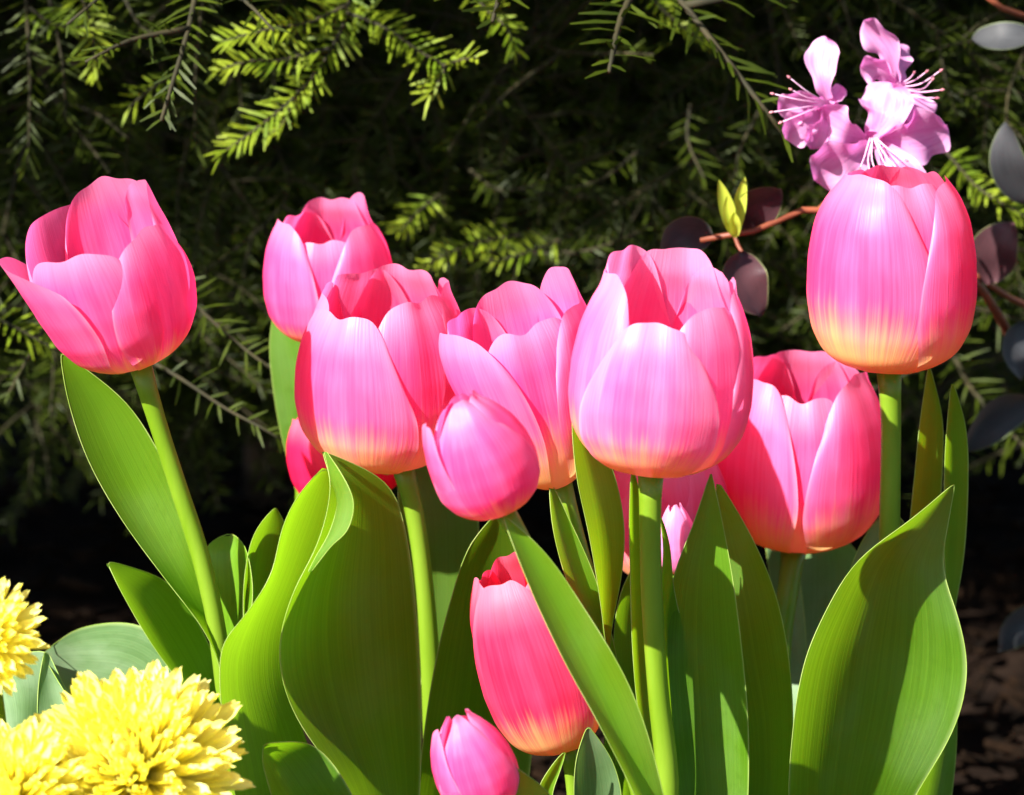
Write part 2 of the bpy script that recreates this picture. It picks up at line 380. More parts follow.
# ============================ the tulips, one by one
# left tulip, wide open
t = tulip('wide open pink tulip leaning at the far left, one petal flared outward', -.095, .0)
tulip_flower(t, (139, 366, 0), (93, 223, -.005), 81, 'rose', [
  dict(az=168, wid=50, ln=1.13, lay=-.06, tip=.03, rib=.02, notch=0), dict(az=-142, wid=56, ln=1.04, lay=-.03, flare=.05, notch=.01), dict(az=104, wid=50, ln=1.14, lay=-.02, flare=-.12, notch=-.02),
  dict(az=-80, wid=54, ln=.92, lay=.04, flare=.22, ra=2.4, notch=0, tip=.03), dict(az=-26, wid=50, ln=.95, lay=.02, flare=.0, notch=.05, rib=.05), dict(az=46, wid=40, ln=.95, lay=.06, flare=-.06, ra=2.3, tip=.02, notch=0)], 'open')
stem(t, [(140, 364, 0), (152, 405, 0), (176, 480, 0), (203, 565, 0), (220, 650, 0)], 9.5, (-.095, 0, 0))
blade([(60, 354, .012, 64, 353, .012), (68, 400, .008, 124, 400, .016), (88, 460, .004, 160, 455, .016), (122, 520, 0, 187, 510, .014), (166, 580, -.004, 206, 565, .01), (205, 632, -.006, 224, 625, .006), (222, 680, -.004, 236, 690, .004)], .10, mat='bright', parent=t, base=(-.095, 0, 0))
blade([(107, 563, -.01, 112, 561, .0), (120, 590, -.014, 165, 580, .02), (150, 640, -.016, 196, 620, .02), (186, 690, -.016, 222, 680, .012), (228, 760, -.012, 252, 760, .01), (250, 830, -.01, 270, 830, .01)], .16, mat='mid', parent=t, base=(-.092, 0, 0))
blade([(222, 536, .035, 232, 533, .03), (206, 550, .03, 246, 548, .01), (204, 585, .026, 253, 590, .004), (212, 640, .02, 248, 640, .0), (225, 720, .01, 250, 720, .0)], .10, mat='bright', parent=t, base=(-.093, 0, 0))
# back-left tulip
t = tulip('half closed pink tulip standing behind the others, left of centre', -.068, .14)
tulip_flower(t, (332, 345, .12), (326, 218, .12), 61, 'rose', [
  dict(az=175, wid=56, ln=1.10, lay=-.05, notch=.02), dict(az=-125, wid=54, ln=1.0, lay=-.03), dict(az=115, wid=50, ln=1.14, lay=-.02, ra=2.2, tip=.02, notch=0),
  dict(az=-66, wid=50, ln=1.02, lay=.07, flare=.05, ra=2.6, notch=0), dict(az=-2, wid=50, ln=.90, lay=.0, notch=.04), dict(az=60, wid=50, ln=.98, lay=.08, ra=2.4, notch=0)], 'cup')
stem(t, [(330, 343, .12), (312, 400, .135), (304, 460, .145), (306, 560, .14)], 8.5, (-.068, .14, 0))
blade([(276, 296, .15, 279, 296, .15), (270, 340, .15, 298, 330, .14), (274, 390, .15, 316, 390, .14), (283, 440, .15, 326, 440, .14), (295, 485, .15, 330, 490, .14), (310, 560, .14, 335, 560, .13)], .12, mat='mid', parent=t, base=(-.066, .145, 0))
# deep pink tulip hidden behind
t = tulip('deep pink tulip mostly hidden behind the broad folded leaf', -.052, .07)
tulip_flower(t, (362, 500, .11), (334, 408, .11), 60, 'deep', [
  dict(az=180, wid=58, ln=.92, lay=-.05), dict(az=-110, wid=56, ln=.98, lay=-.02), dict(az=110, wid=56, ln=.9, lay=-.02), dict(az=-62, wid=48, ln=1.05, lay=.03, ra=2.4), dict(az=0, wid=56, ln=.85, lay=.03), dict(az=60, wid=56, ln=.82, lay=.05)], 'cup')
stem(t, [(363, 499, .11), (374, 560, .10), (380, 640, .09)], 8, (-.052, .07, 0))
# second row, salmon pink
t = tulip('large salmon pink tulip with yellow base, overlapping the half closed one behind', -.018, .045)
tulip_flower(t, (388, 467, .045), (384, 292, .04), 84, 'salmon', [
  dict(az=152, wid=54, ln=1.06, lay=-.05, notch=.01), dict(az=-150, wid=56, ln=1.04, lay=-.04, notch=.01), dict(az=98, wid=46, ln=1.06, lay=.0, flare=.06, notch=0, ra=2.4),
  dict(az=-92, wid=50, ln=1.02, lay=.0, flare=.03, notch=.0), dict(az=-38, wid=50, ln=.97, lay=.09, notch=.04, rib=.03, ra=3.4), dict(az=38, wid=52, ln=1.04, lay=.03, notch=.05, rib=.06)], 'cup')
stem(t, [(402, 464, .045), (414, 510, .045), (424, 580, .045), (430, 660, .045), (434, 760, .045)], 9.5, (-.018, .045, 0))
blade([(398, 462, .075, 420, 460, .08), (398, 500, .07, 472, 500, .08), (402, 560, .065, 478, 560, .075), (412, 630, .06, 470, 630, .07), (424, 700, .05, 462, 700, .06), (428, 790, .045, 455, 790, .05)], .15, mat='shaded_olive', parent=t, base=(-.015, .05, 0))
blade([(497, 512, .02, 500, 513, .02), (470, 545, .018, 520, 540, .025), (448, 610, .014, 530, 610, .03), (432, 680, .012, 535, 690, .03), (421, 760, .01, 530, 770, .03), (416, 830, .012, 515, 840, .03)], .10, mat='shaded_olive', parent=t, base=(-.016, .045, 0))
# orchid pink V-shaped
t = tulip('orchid pink tulip with flaring V shape and broad yellow base, right of the salmon one', .02, .0)
tulip_flower(t, (558, 486, .0), (511, 312, .0), 74, 'orchid', [
  dict(az=175, wid=50, ln=1.06, lay=-.05, tip=.02, notch=0), dict(az=-120, wid=50, ln=1.02, lay=-.03), dict(az=112, wid=48, ln=1.12, lay=-.02, notch=0, flare=.05),
  dict(az=-58, wid=46, ln=1.02, lay=.08, flare=.06, ra=2.4, notch=0), dict(az=6, wid=48, ln=.99, lay=.0, notch=.06, rib=.06), dict(az=68, wid=44, ln=1.0, lay=.07, notch=.02)], 'vase')
stem(t, [(560, 484, 0), (570, 520, 0), (590, 590, 0), (606, 660, 0), (614, 740, 0)], 10, (.02, 0, 0))
blade([(549, 486, -.01, 553, 485, -.008), (553, 530, -.014, 572, 525, -.006), (566, 580, -.016, 592, 570, -.006), (585, 625, -.016, 608, 620, -.006), (603, 680, -.014, 620, 680, -.006), (615, 760, -.01, 626, 760, -.002)], .14, mat='bright', parent=t, base=(.02, 0, 0))
blade([(573, 384, -.03, 576, 384, -.03), (572, 430, -.034, 592, 425, -.026), (577, 480, -.036, 614, 470, -.022), (588, 530, -.036, 625, 525, -.02), (597, 580, -.034, 622, 575, -.02), (604, 630, -.03, 610, 640, -.022), (610, 700, -.02, 616, 710, -.014)], .13, mat='bright', parent=t, base=(.022, 0, 0))
# small bud in front
t = tulip('small closed pink tulip bud leaning left in front, with one short flared petal', .055, -.10)
tulip_flower(t, (502, 512, -.10), (460, 400, -.105), 52, 'rose', [
  dict(az=180, wid=52, ln=1.0, lay=-.06), dict(az=-130, wid=46, ln=.95, lay=-.03), dict(az=120, wid=50, ln=.98, lay=-.03),
  dict(az=-80, wid=34, ln=.94, lay=.03, flare=.28, ra=2.0, notch=0), dict(az=-4, wid=62, ln=1.04, lay=.06, ra=2.3, notch=0, rib=.02), dict(az=62, wid=54, ln=1.05, lay=.03, ra=2.3, notch=0)], 'egg')
stem(t, [(504, 510, -.10), (530, 555, -.10), (575, 640, -.10), (615, 730, -.10), (640, 800, -.10)], 9, (.055, -.10, 0))
blade([(503, 517, -.108, 506, 516, -.108), (515, 550, -.112, 545, 552, -.106), (538, 606, -.115, 585, 610, -.106), (566, 664, -.116, 622, 672, -.106), (597, 720, -.116, 645, 728, -.106), (630, 785, -.114, 663, 795, -.104), (655, 850, -.110, 675, 855, -.10)], .10, mat='bright', parent=t, base=(.056, -.10, 0))
# large centre tulip
t = tulip('largest pale pink tulip at the centre with a cupped open top', .055, -.05)
tulip_flower(t, (650, 473, -.05), (667, 288, -.05), 90, 'pale', [
  dict(az=172, wid=54, ln=1.15, lay=-.04, notch=.0, rib=.04), dict(az=-128, wid=54, ln=1.15, lay=-.03, ra=2.6, notch=0), dict(az=118, wid=48, ln=1.08, lay=-.03, notch=.02),
  dict(az=-70, wid=48, ln=1.08, lay=.0, notch=.01), dict(az=-8, wid=38, ln=.90, lay=.08, ra=2.6, notch=0, rib=.02), dict(az=46, wid=44, ln=.97, lay=.03, ra=2.8, notch=0), dict(az=88, wid=34, ln=1.08, lay=.06, ra=2.3, notch=0)], 'cup')
stem(t, [(651, 472, -.05), (650, 520, -.05), (652, 600, -.05), (658, 690, -.05), (668, 795, -.05)], 11, (.055, -.05, 0))
blade([(631, 470, -.04, 634, 470, -.04), (629, 520, -.042, 643, 510, -.036), (630, 580, -.044, 648, 580, -.036), (632, 640, -.044, 652, 640, -.036), (637, 700, -.044, 656, 700, -.036), (650, 790, -.044, 664, 790, -.04)], .2, mat='bright', parent=t, base=(.053, -.05, 0))
blade([(660, 518, -.04, 662, 518, -.04), (664, 550, -.04, 670, 545, -.036), (660, 600, -.04, 674, 590, -.034), (662, 660, -.04, 690, 660, -.03), (672, 795, -.042, 700, 795, -.03)], .2, mat='bright', parent=t, base=(.057, -.048, 0))
blade([(710, 474, -.03, 712, 474, -.03), (693, 525, -.032, 723, 525, -.034), (674, 575, -.034, 733, 580, -.037), (664, 640, -.034, 742, 650, -.038), (666, 710, -.034, 748, 720, -.038), (678, 800, -.036, 748, 800, -.038), (690, 860, -.04, 742, 860, -.036)], .13, mat='mid', parent=t, base=(.06, -.046, 0))
blade([(716, 484, -.018, 722, 486, -.02), (716, 540, -.014, 752, 538, -.018), (722, 600, -.012, 776, 596, -.018), (730, 660, -.012, 789, 660, -.018), (745, 730, -.012, 793, 730, -.018), (745, 810, -.014, 788, 810, -.018)], .12, mat='mid', parent=t, base=(.066, -.03, 0))
# low lower-right tulip
t = tulip('broad pink tulip low at right, between the centre one and the tallest', .09, .03)
tulip_flower(t, (796, 549, .09), (804, 374, .09), 82, 'hot', [
  dict(az=180, wid=56, ln=1.06, lay=-.05, notch=.0), dict(az=-125, wid=54, ln=1.05, lay=-.04, notch=.0), dict(az=120, wid=52, ln=1.02, lay=-.03, notch=.0),
  dict(az=-64, wid=48, ln=1.02, lay=.06, notch=.01, ra=2.8), dict(az=-6, wid=46, ln=.96, lay=.0, notch=.05, rib=.05), dict(az=56, wid=48, ln=1.05, lay=.08, ra=2.5, notch=.0)], 'cup')
stem(t, [(794, 548, .09), (788, 590, .08), (780, 650, .07), (776, 740, .055)], 11, (.09, .03, 0))
blade([(764, 535, .128, 790, 530, .124), (772, 590, .122, 800, 580, .118), (782, 640, .11, 806, 640, .105), (790, 720, .09, 805, 720, .085)], .15, mat='grey', parent=t, base=(.092, .01, 0))
blade([(806, 530, .145, 832, 525, .13), (800, 570, .14, 862, 560, .125), (800, 630, .125, 850, 620, .11), (800, 700, .10, 835, 700, .085)], .15, mat='grey', parent=t, base=(.095, .012, 0))
blade([(953, 484, .0, 955, 485, .0), (912, 520, -.016, 949, 525, .0), (858, 562, -.030, 945, 570, .0), (822, 615, -.040, 958, 620, -.004), (800, 660, -.044, 963, 665, -.006), (790, 715, -.044, 952, 720, -.010), (790, 800, -.040, 915, 800, -.012), (800, 880, -.03, 880, 880, -.01)], .12, mat='mid', parent=t, base=(.095, -.01, 0), wave=.03)
# tall right tulip
t = tulip('tallest hot pink tulip with closed barrel shaped bloom, standing at far right', .145, .03)
tulip_flower(t, (889, 372, .03), (893, 175, .03), 80, 'hot', [
  dict(az=180, wid=60, ln=1.0, lay=-.08, notch=.0), dict(az=-120, wid=58, ln=1.0, lay=-.05), dict(az=130, wid=56, ln=1.0, lay=-.05),
  dict(az=15, wid=56, ln=1.0, lay=-.01, notch=.02, rib=.05), dict(az=-50, wid=64, ln=1.03, lay=.05, ra=3.6, notch=.0, rib=.02), dict(az=72, wid=50, ln=.99, lay=.07, ra=3.2, notch=.0)], 'barrel')
stem(t, [(889, 370, .03), (891, 420, .03), (890, 500, .03), (888, 600, .03)], 10.5, (.145, .03, 0))
blade([(928, 366, .05, 930, 366, .05), (920, 420, .048, 943, 420, .054), (914, 480, .046, 942, 480, .054), (908, 540, .044, 938, 540, .05), (900, 640, .04, 930, 640, .045)], .16, mat='bright', parent=t, base=(.148, .035, 0))
blade([(951, 384, .04, 954, 384, .04), (946, 440, .038, 966, 430, .046), (944, 500, .036, 968, 490, .048), (944, 560, .034, 964, 560, .046), (948, 612, .034, 954, 618, .04), (945, 680, .034, 952, 680, .038)], .14, mat='bright', parent=t, base=(.15, .03, 0))
blade([(868, 530, .05, 890, 505, .045), (850, 570, .05, 915, 540, .042), (850, 640, .05, 915, 620, .045), (862, 740, .04, 905, 740, .045)], .15, mat='grey', parent=t, base=(.144, .035, 0))
blade([(945, 720, .02, 957, 715, .03), (925, 770, .014, 955, 770, .03), (900, 850, .01, 945, 850, .03)], .1, mat='mid', parent=t, base=(.146, .03, 0))
# low leaning tulip under the bud
t = tulip('pale fronted tulip with red inside, low and partly behind a slanting leaf', .028, -.03)
tulip_flower(t, (566, 750, -.03), (509, 568, -.03), 58, 'blush', [
  dict(az=175, wid=58, ln=1.02, lay=-.05, notch=0), dict(az=-120, wid=54, ln=.98, lay=-.04), dict(az=118, wid=54, ln=1.02, lay=-.02),
  dict(az=48, wid=58, ln=.97, lay=.0, notch=.0), dict(az=-76, wid=46, ln=1.0, lay=.0, notch=0), dict(az=-22, wid=54, ln=1.0, lay=.08, ra=2.6, notch=0, rib=.02)], 'barrel')
stem(t, [(568, 748, -.03), (573, 790, -.03), (576, 840, -.03)], 7, (.028, -.03, 0))
blade([(586, 728, -.05, 590, 727, -.05), (576, 760, -.052, 612, 760, -.046), (574, 800, -.05, 622, 800, -.044), (580, 860, -.046, 615, 860, -.04)], .14, mat='grey', parent=t, base=(.03, -.032, 0))
blade([(563, 752, -.06, 566, 753, -.06), (550, 768, -.062, 560, 772, -.06), (538, 790, -.062, 552, 796, -.06), (535, 850, -.055, 560, 850, -.052)], .2, mat='bright', parent=t, base=(.026, -.034, 0))
# tiny bud at the bottom
t = tulip('smallest pink tulip bud with pointed petals at the bottom edge', .0, -.12)
tulip_flower(t, (490, 812, -.12), (458, 717, -.12), 41, 'rose', [
  dict(az=180, wid=52, ln=.95, lay=-.05), dict(az=-128, wid=46, ln=1.02, lay=-.02, ra=1.9), dict(az=120, wid=46, ln=1.04, lay=-.02, ra=1.9, notch=0),
  dict(az=-75, wid=40, ln=.97, lay=.03, flare=.12, ra=1.8, notch=0), dict(az=0, wid=56, ln=1.06, lay=.05, ra=2.0, notch=0, rib=.02), dict(az=66, wid=48, ln=1.04, lay=.03, ra=1.9, notch=0)], 'egg')
stem(t, [(491, 810, -.12), (498, 850, -.12)], 8, (.0, -.12, 0))
blade([(511, 765, -.125, 514, 766, -.123), (512, 795, -.126, 548, 792, -.116), (515, 840, -.126, 570, 835, -.114)], .1, mat='bright', parent=t, base=(.002, -.12, 0))
# background pink tulip behind the centre stem
t = tulip('bright pink tulip hidden behind the centre stem and leaves', .06, .06)
tulip_flower(t, (668, 582, .06), (666, 455, .06), 60, 'hot', [
  dict(az=180, wid=58, ln=1., lay=-.05), dict(az=-120, wid=54, ln=1.0, lay=-.03), dict(az=118, wid=54, ln=1.0, lay=-.03), dict(az=0, wid=58, ln=1.0, lay=.04), dict(az=-62, wid=54, ln=1.0, lay=.03), dict(az=62, wid=54, ln=1.0, lay=.05)], 'cup')
stem(t, [(668, 580, .06), (668, 640, .06)], 8, (.06, .06, 0))
blade([(637, 560, .02, 641, 562, .02), (622, 590, .016, 640, 590, .024), (614, 640, .012, 642, 640, .024), (618, 720, .012, 645, 720, .024)], .14, mat='mid', parent=t, base=(.058, .05, 0))
# lilac bud
t = tulip('tiny lilac pink tulip bud just right of the centre stem', .065, .01)
tulip_flower(t, (678, 574, .01), (675, 505, .01), 20, 'lilac', [
  dict(az=180, wid=52, ln=.95, lay=-.05), dict(az=-120, wid=46, ln=1.0, lay=-.02, ra=2.), dict(az=120, wid=46, ln=1.02, lay=-.02, ra=2., notch=0),
  dict(az=-65, wid=50, ln=.97, lay=.03, ra=2., notch=0), dict(az=0, wid=56, ln=1.03, lay=.05, ra=2.1, notch=0, rib=.02), dict(az=66, wid=48, ln=1.0, lay=.03, ra=2., notch=0)], 'egg')
stem(t, [(678, 573, .01), (680, 640, .01)], 5, (.065, .01, 0))

# leafy tulips whose flowers are not open: clumps of leaves at left
LG = 'leaf clumps among the tulips'
t = empty('tulip_leaf_clump', (-.045, -.045, 0), 'broad dark leaf with folded top, beside a wavy edged leaf, left of centre', 'tulip leaves', LG)
blade([(322, 452, -.03, 326, 452, -.03), (330, 486, -.04, 385, 482, -.02), (318, 540, -.052, 404, 530, -.012), (292, 596, -.060, 414, 590, -.008), (281, 655, -.062, 421, 650, -.008), (298, 715, -.062, 424, 715, -.010), (345, 785, -.060, 422, 785, -.016), (375, 850, -.058, 415, 850, -.03)], .11, mat='shaded_olive', parent=t, base=(-.045, -.045, 0), nu=19)
blade([(324, 452, -.032, 327, 452, -.032), (331, 478, -.046, 341, 474, -.058), (338, 500, -.050, 353, 502, -.066), (330, 530, -.054, 348, 530, -.068), (316, 556, -.058, 330, 548, -.064), (308, 572, -.060, 311, 572, -.060)], -.12, mat='mid', parent=t, nv=30)
blade([(322, 468, -.025, 331, 470, -.02), (297, 496, -.045, 330, 500, -.01), (281, 530, -.056, 322, 540, -.006), (270, 575, -.062, 304, 590, -.01), (243, 617, -.072, 288, 640, -.02), (222, 645, -.078, 290, 690, -.03), (220, 690, -.08, 305, 735, -.036), (228, 750, -.078, 315, 790, -.04), (240, 810, -.072, 315, 840, -.045)], .10, mat='mid', parent=t, base=(-.05, -.05, 0), nu=19)
blade([(263, 745, -.095, 267, 743, -.09), (262, 765, -.098, 312, 745, -.07), (270, 795, -.098, 348, 790, -.07), (285, 850, -.09, 370, 850, -.07)], .2, mat='mid', parent=t, base=(-.045, -.055, 0))
blade([(274, 508, .02, 277, 508, .02), (256, 530, .012, 290, 535, .03), (246, 570, .006, 290, 580, .03), (244, 620, .004, 288, 640, .025), (250, 720, -.005, 285, 720, .015)], .16, mat='mid', parent=t, base=(-.055, -.03, 0))
t = empty('tulip_leaf_clump', (-.165, -.02, 0), 'low clump of broad grey green leaves spreading behind the yellow blooms', 'tulip leaves', LG)
blade([(42, 655, -.0, 46, 650, .03), (70, 700, -.03, 80, 628, .05), (110, 745, -.04, 140, 628, .05), (150, 800, -.04, 185, 672, .03), (190, 850, -.03, 215, 780, .01)], .12, mat='grey', parent=t, base=(-.11, -.01, 0), nu=19)
blade([(-20, 665, .0, -12, 660, .02), (-10, 730, -.02, 48, 652, .01), (0, 790, -.03, 42, 705, -.01), (10, 850, -.03, 50, 790, -.02)], -.10, mat='grey', parent=t, base=(-.16, -.02, 0), nu=19)
blade([(44, 652, -.005, 48, 652, -.002), (38, 690, -.02, 66, 690, -.015), (38, 735, -.03, 86, 725, -.025), (45, 800, -.03, 100, 800, -.03)], .12, mat='grey', parent=t, base=(-.155, -.02, 0))

# ------------------------------------------------------------------ yellow chrysanthemums
FL = []
for v_ in range(3):     # three ray florets, base at the origin, growing along +Z, unit length
    s = np.linspace(-1, 1, 5); tt = np.linspace(0, 1, 9)
    wv = 0.082*np.array([.35, .6, .82, .96, 1.0, .98, .9, .72, .30])*(1+.12*rng.standard_normal())
    G = np.zeros((9, 5, 3))
    for j, q in enumerate(tt):
        bend = 0.20*q*q*(0.6+.4*v_/2)
        for i, a in enumerate(s):
            G[j, i] = (a*wv[j], bend - 0.055*(1-a*a), q*0.97 - (0.05*abs(math.sin(a*4.5)) if j == 8 else 0))
    b = MB(); b.grid(G); FL.append(b.mesh('petal', [MUM]))
def mum(label, c, Rpx, Y, facing, n=230, group='yellow chrysanthemum blooms'):
    C0 = P(c[0], c[1], Y); Rr = Rpx*scale_at(C0); ax = nrm(facing)
    root = empty('chrysanthemum', (C0[0]+.01, C0[1]+.02, 0), label, 'chrysanthemum', group)
    loc = np.array(root.location)
    b = MB(); b.tube(spline([C0-ax*.15*Rr, C0-ax*Rr*.9-np.array((0, 0, .01)), loc], 16), .0028, 8); b.build('stem', [STEM], root)
    for q in range(4):
        h = C0[2]*(.25+.17*q); a = q*2.1+c[0]; d = np.array((math.cos(a), math.sin(a), .25)); o0 = np.array((np.interp(h, [0, C0[2]], [loc[0], C0[0]]), np.interp(h, [0, C0[2]], [loc[1], C0[1]+.01]), h))
        tt = np.linspace(0, 1, 13); sd = nrm(np.cross(d, (0, 0, 1))); wv = .011*np.sin(np.pi*np.clip(tt*.97+.03, 0, 1))**.7*(1+.35*np.cos(tt*22))
        G = np.array([[o0+d*.045*u_+sd*w_*k_+np.array((0, 0, -.012*u_*u_+.003*abs(k_))) for k_ in np.linspace(-1, 1, 5)] for u_, w_ in zip(tt, wv)])
        b = MB(); b.grid(G); b.build('leaf', [LEAF['mid']], root)
    b = MB(); b.tube([C0-ax*Rr*.30, C0-ax*Rr*.16, C0+ax*Rr*.06, C0+ax*Rr*.16], Rr*np.array([.08, .30, .30, .05]), 14); fl = b.build('calyx', [STEM], root)
    e1 = nrm(np.cross(ax, (0.2, .1, 1))); e2 = np.cross(ax, e1)
    rest = MB(); rows = []
    for i in range(n):                       # spiral of florets, outermost first
        q = 1 - (i+.5)/n                     # 1 at the rim, 0 at the middle
        a = i*2.39996 + rng.normal(0, .08); tilt = R(8 + 96*q**0.8) + rng.normal(0, .09)
        L = Rr*(0.55 + .38*q)*rng.uniform(.86, 1.08)
        d = e1*math.cos(a)+e2*math.sin(a)
        dirv = nrm(ax*math.cos(tilt)+d*math.sin(tilt)+rng.normal(0, .05, 3)); upv = nrm(ax - dirv*np.dot(ax, dirv)); upv = nrm(upv + rng.normal(0, .18, 3)); upv = nrm(upv - dirv*np.dot(upv, dirv)); sd = np.cross(upv, dirv)
        o = C0 + d*Rr*.24*q + ax*Rr*.12*(1-q)
        rows.append((q, L, sd, upv, dirv, o, i))
    from mathutils import Matrix
    # the hundred that show most (turned to the viewer, outermost) are parts, the rest one mass
    vis = sorted(rows, key=lambda r: -(np.dot(r[4], -FWD)*.6 + r[4][2]*.5 + r[0]*.9))
    for k, (q, L, sd, upv, dirv, o, i) in enumerate(vis):
        wsc = L*rng.uniform(.9, 1.25)
        M = np.eye(4); M[:3, 0] = sd*wsc; M[:3, 1] = upv*L; M[:3, 2] = dirv*L; M[:3, 3] = o - loc
        me = FL[i % 3]
        if k < 100:
            ob = bpy.data.objects.new('petal', me); COL.objects.link(ob); ob.parent = fl; ob.matrix_local = Matrix(M.tolist())
        else:
            V = np.array([v.co for v in me.vertices]); V = V @ M[:3, :3].T + M[:3, 3] + loc
            rest.add(V, [tuple(p.vertices) for p in me.polygons], np.array([(j % 5/4, j//5/8) for j in range(45)]))
    ob = rest.build('inner_petals', [MUM], root); ob['kind'] = 'stuff'
    return root
mum('largest yellow chrysanthemum in the bottom left corner, full and shaggy', (132, 770), 108, -.15, (-.05, -.6, .75), 560)
mum('yellow chrysanthemum cut off by the left edge, above the large one', (-22, 640), 64, -.13, (-.1, -.75, .6), 380)
mum('yellow chrysanthemum low at the very corner, left of the large one', (8, 800), 84, -.17, (-.2, -.6, .75), 420)

# ------------------------------------------------------------------ evergreen hedge
hedge = empty('evergreen_hedge', (0, .75, 0), 'dark green needled evergreen hedge filling the background behind the tulips', 'hedge')
HL = np.array(hedge.location)
def needles(b, path, upv, L=.0135, gap=.0017, wd=.0011, mi=0, taper=True, tuft=True):
    path = np.asarray(path); seg = np.linalg.norm(np.diff(path, axis=0), axis=1); tot = seg.sum(); cum = np.concatenate([[0], np.cumsum(seg)])
    n = max(3, int(tot/gap)); 
    for k in range(n):
        s = (k+.5)/n*tot; p = np.array([np.interp(s, cum, path[:, c]) for c in range(3)])
        i = min(np.searchsorted(cum, s), len(seg)); T = nrm(path[min(i+1, len(path)-1)] - path[max(i-1, 0)])
        U = nrm(upv - T*np.dot(upv, T)); S = np.cross(T, U)
        sd = 1 if k % 2 else -1
        fr = s/tot; ang = R(62 - 30*fr**3 + rng.normal(0, 9)); l = L*rng.uniform(.55, 1.15)*(1 - .35*fr**4)
        d = nrm(T*math.cos(ang) + S*sd*math.sin(ang) + U*rng.normal(.16, .2))
        if rng.random() < .16: d = nrm(T*.6 + U*.9 + S*sd*.3); l *= .7
        wv = nrm(np.cross(d, U+rng.normal(0, .3, 3)))*wd/2; up = np.cross(wv, d); up = nrm(up)
        q0, q1, q2 = p, p+d*l*.5+up*l*.03, p+d*l+up*l*-.03
        b.add([q0-wv*.5, q0+wv*.5, q1-wv, q1+wv, q2-wv*.35, q2+wv*.35], [(0, 1, 3, 2), (2, 3, 5, 4)], [(0, 0), (1, 0), (0, .5), (1, .5), (0, 1), (1, 1)], mi)
def sprig_mesh(seed, L=.15, side=7, nl=.0135):
    r = np.random.default_rng(seed); b = MB()
    main = spline([(0, 0, 0), (L*.35, r.normal(0, .008), L*.02), (L*.7, r.normal(0, .014), -L*.05), (L, r.normal(0, .02), -L*.2)], 14)
    b.tube(main, np.linspace(.0016, .0006, 14), 5, 1); needles(b, main[2:], np.array((0, 0, 1.)), nl)
    for k in range(side):
        f = .12 + .78*k/side; p = main[int(f*13)]; sd = 1 if k % 2 else -1; l = L*(.55 - .35*f)*r.uniform(.8, 1.25); a = R(r.uniform(38, 58))
        e = p + l*np.array((math.cos(a), sd*math.sin(a), r.normal(-.12, .1))); m_ = (p+e)/2 + np.array((0, sd*l*.06, l*.04))
        q = spline([p, m_, e], 8); b.tube(q, np.linspace(.0011, .0005, 8), 4, 1); needles(b, q[1:], np.array((0, 0, 1.)), nl*.95)
    return b
SPR = [sprig_mesh(s, .13+.012*s, 6+s % 4) for s in range(5)]
SPRM = [b.mesh('sprig', [NEEDLE, TWIG]) for b in SPR]
from mathutils import Matrix
def frame(d, up):
    d = nrm(d); s = nrm(np.cross(up, d)); u = np.cross(d, s); return np.stack([d, s, u], 1)
def put_sprig(p, d, up, sc, k, mass=None):
    F = frame(d, up)*sc
    if mass is None:
        o = bpy.data.objects.new('sprig', SPRM[k]); COL.objects.link(o); o.parent = hedge
        M = np.eye(4); M[:3, :3] = F; M[:3, 3] = np.asarray(p)-HL; o.matrix_local = Matrix(M.tolist())
    else:
        s = SPR[k]; 
        if not hasattr(s, 'V'): s.V = np.vstack(s.v); s.UV = np.vstack(s.uv)
        base = mass.nv; mass.v.append(s.V @ F.T + p); mass.nv += len(s.V); mass.uv.append(s.UV); mass.mi += s.mi
        mass.f += [tuple(base+i for i in f) for f in s.f]
# front sprays that can be told apart
def clump(px, py):
    return .5 + .5*math.sin(px*.016+1.2+1.3*math.sin(py*.019))*math.sin(py*.026+.6+1.1*math.sin(px*.011))
for i in range(230):
    px = rng.uniform(-30, 1050); py = rng.uniform(-60, 235)
    if clump(px, py) < .46 or i % 2: continue
    Y0 = .38 + .0005*max(py, 0)*rng.uniform(.2, 1) + rng.uniform(0, .16)
    p = P(px, py, Y0)
    a = rng.uniform(-1, 1); d = np.array((a*1.0 + .15, -.45+rng.normal(0, .25), -.5+rng.normal(0, .25)))
    put_sprig(p, d, np.array((rng.normal(0, .3), -.75, .65)), rng.uniform(.7, 1.0), i//2 % 5)
# the leafy mass behind them, above the picture, and round the left side (some of it unseen, added to block the sun)
mass = MB()
for i in range(900):
    px = rng.uniform(-120, 1150); py = rng.uniform(-140, 285); Y0 = rng.uniform(.50, 1.0)
    if clump(px, py) < .30 and Y0 < .75: continue
    p = P(px, py, Y0); a = rng.uniform(0, 2*math.pi)
    d = np.array((math.cos(a), -.3+.5*math.sin(a), -.2+rng.normal(0, .25)))
    put_sprig(p, d, np.array((rng.normal(0, .4), -.6, .8)), rng.uniform(.9, 1.5), i % 5, mass)
for i in range(900):
    x = rng.uniform(-1.5, 1.1); y = rng.uniform(.28, 1.2); z = rng.uniform(.45 if y > .3 else .5, 1.25)
    hid = CAM[2] - (y-CAM[1])*math.tan(R(7.2))
    if z < hid + .02: continue
    a = rng.uniform(0, 2*math.pi)
    put_sprig(np.array((x, y, z)), np.array((math.cos(a), math.sin(a)-.2, -.3)), np.array((0, -.2, 1.)), rng.uniform(1.3, 2.0), i % 5, mass)
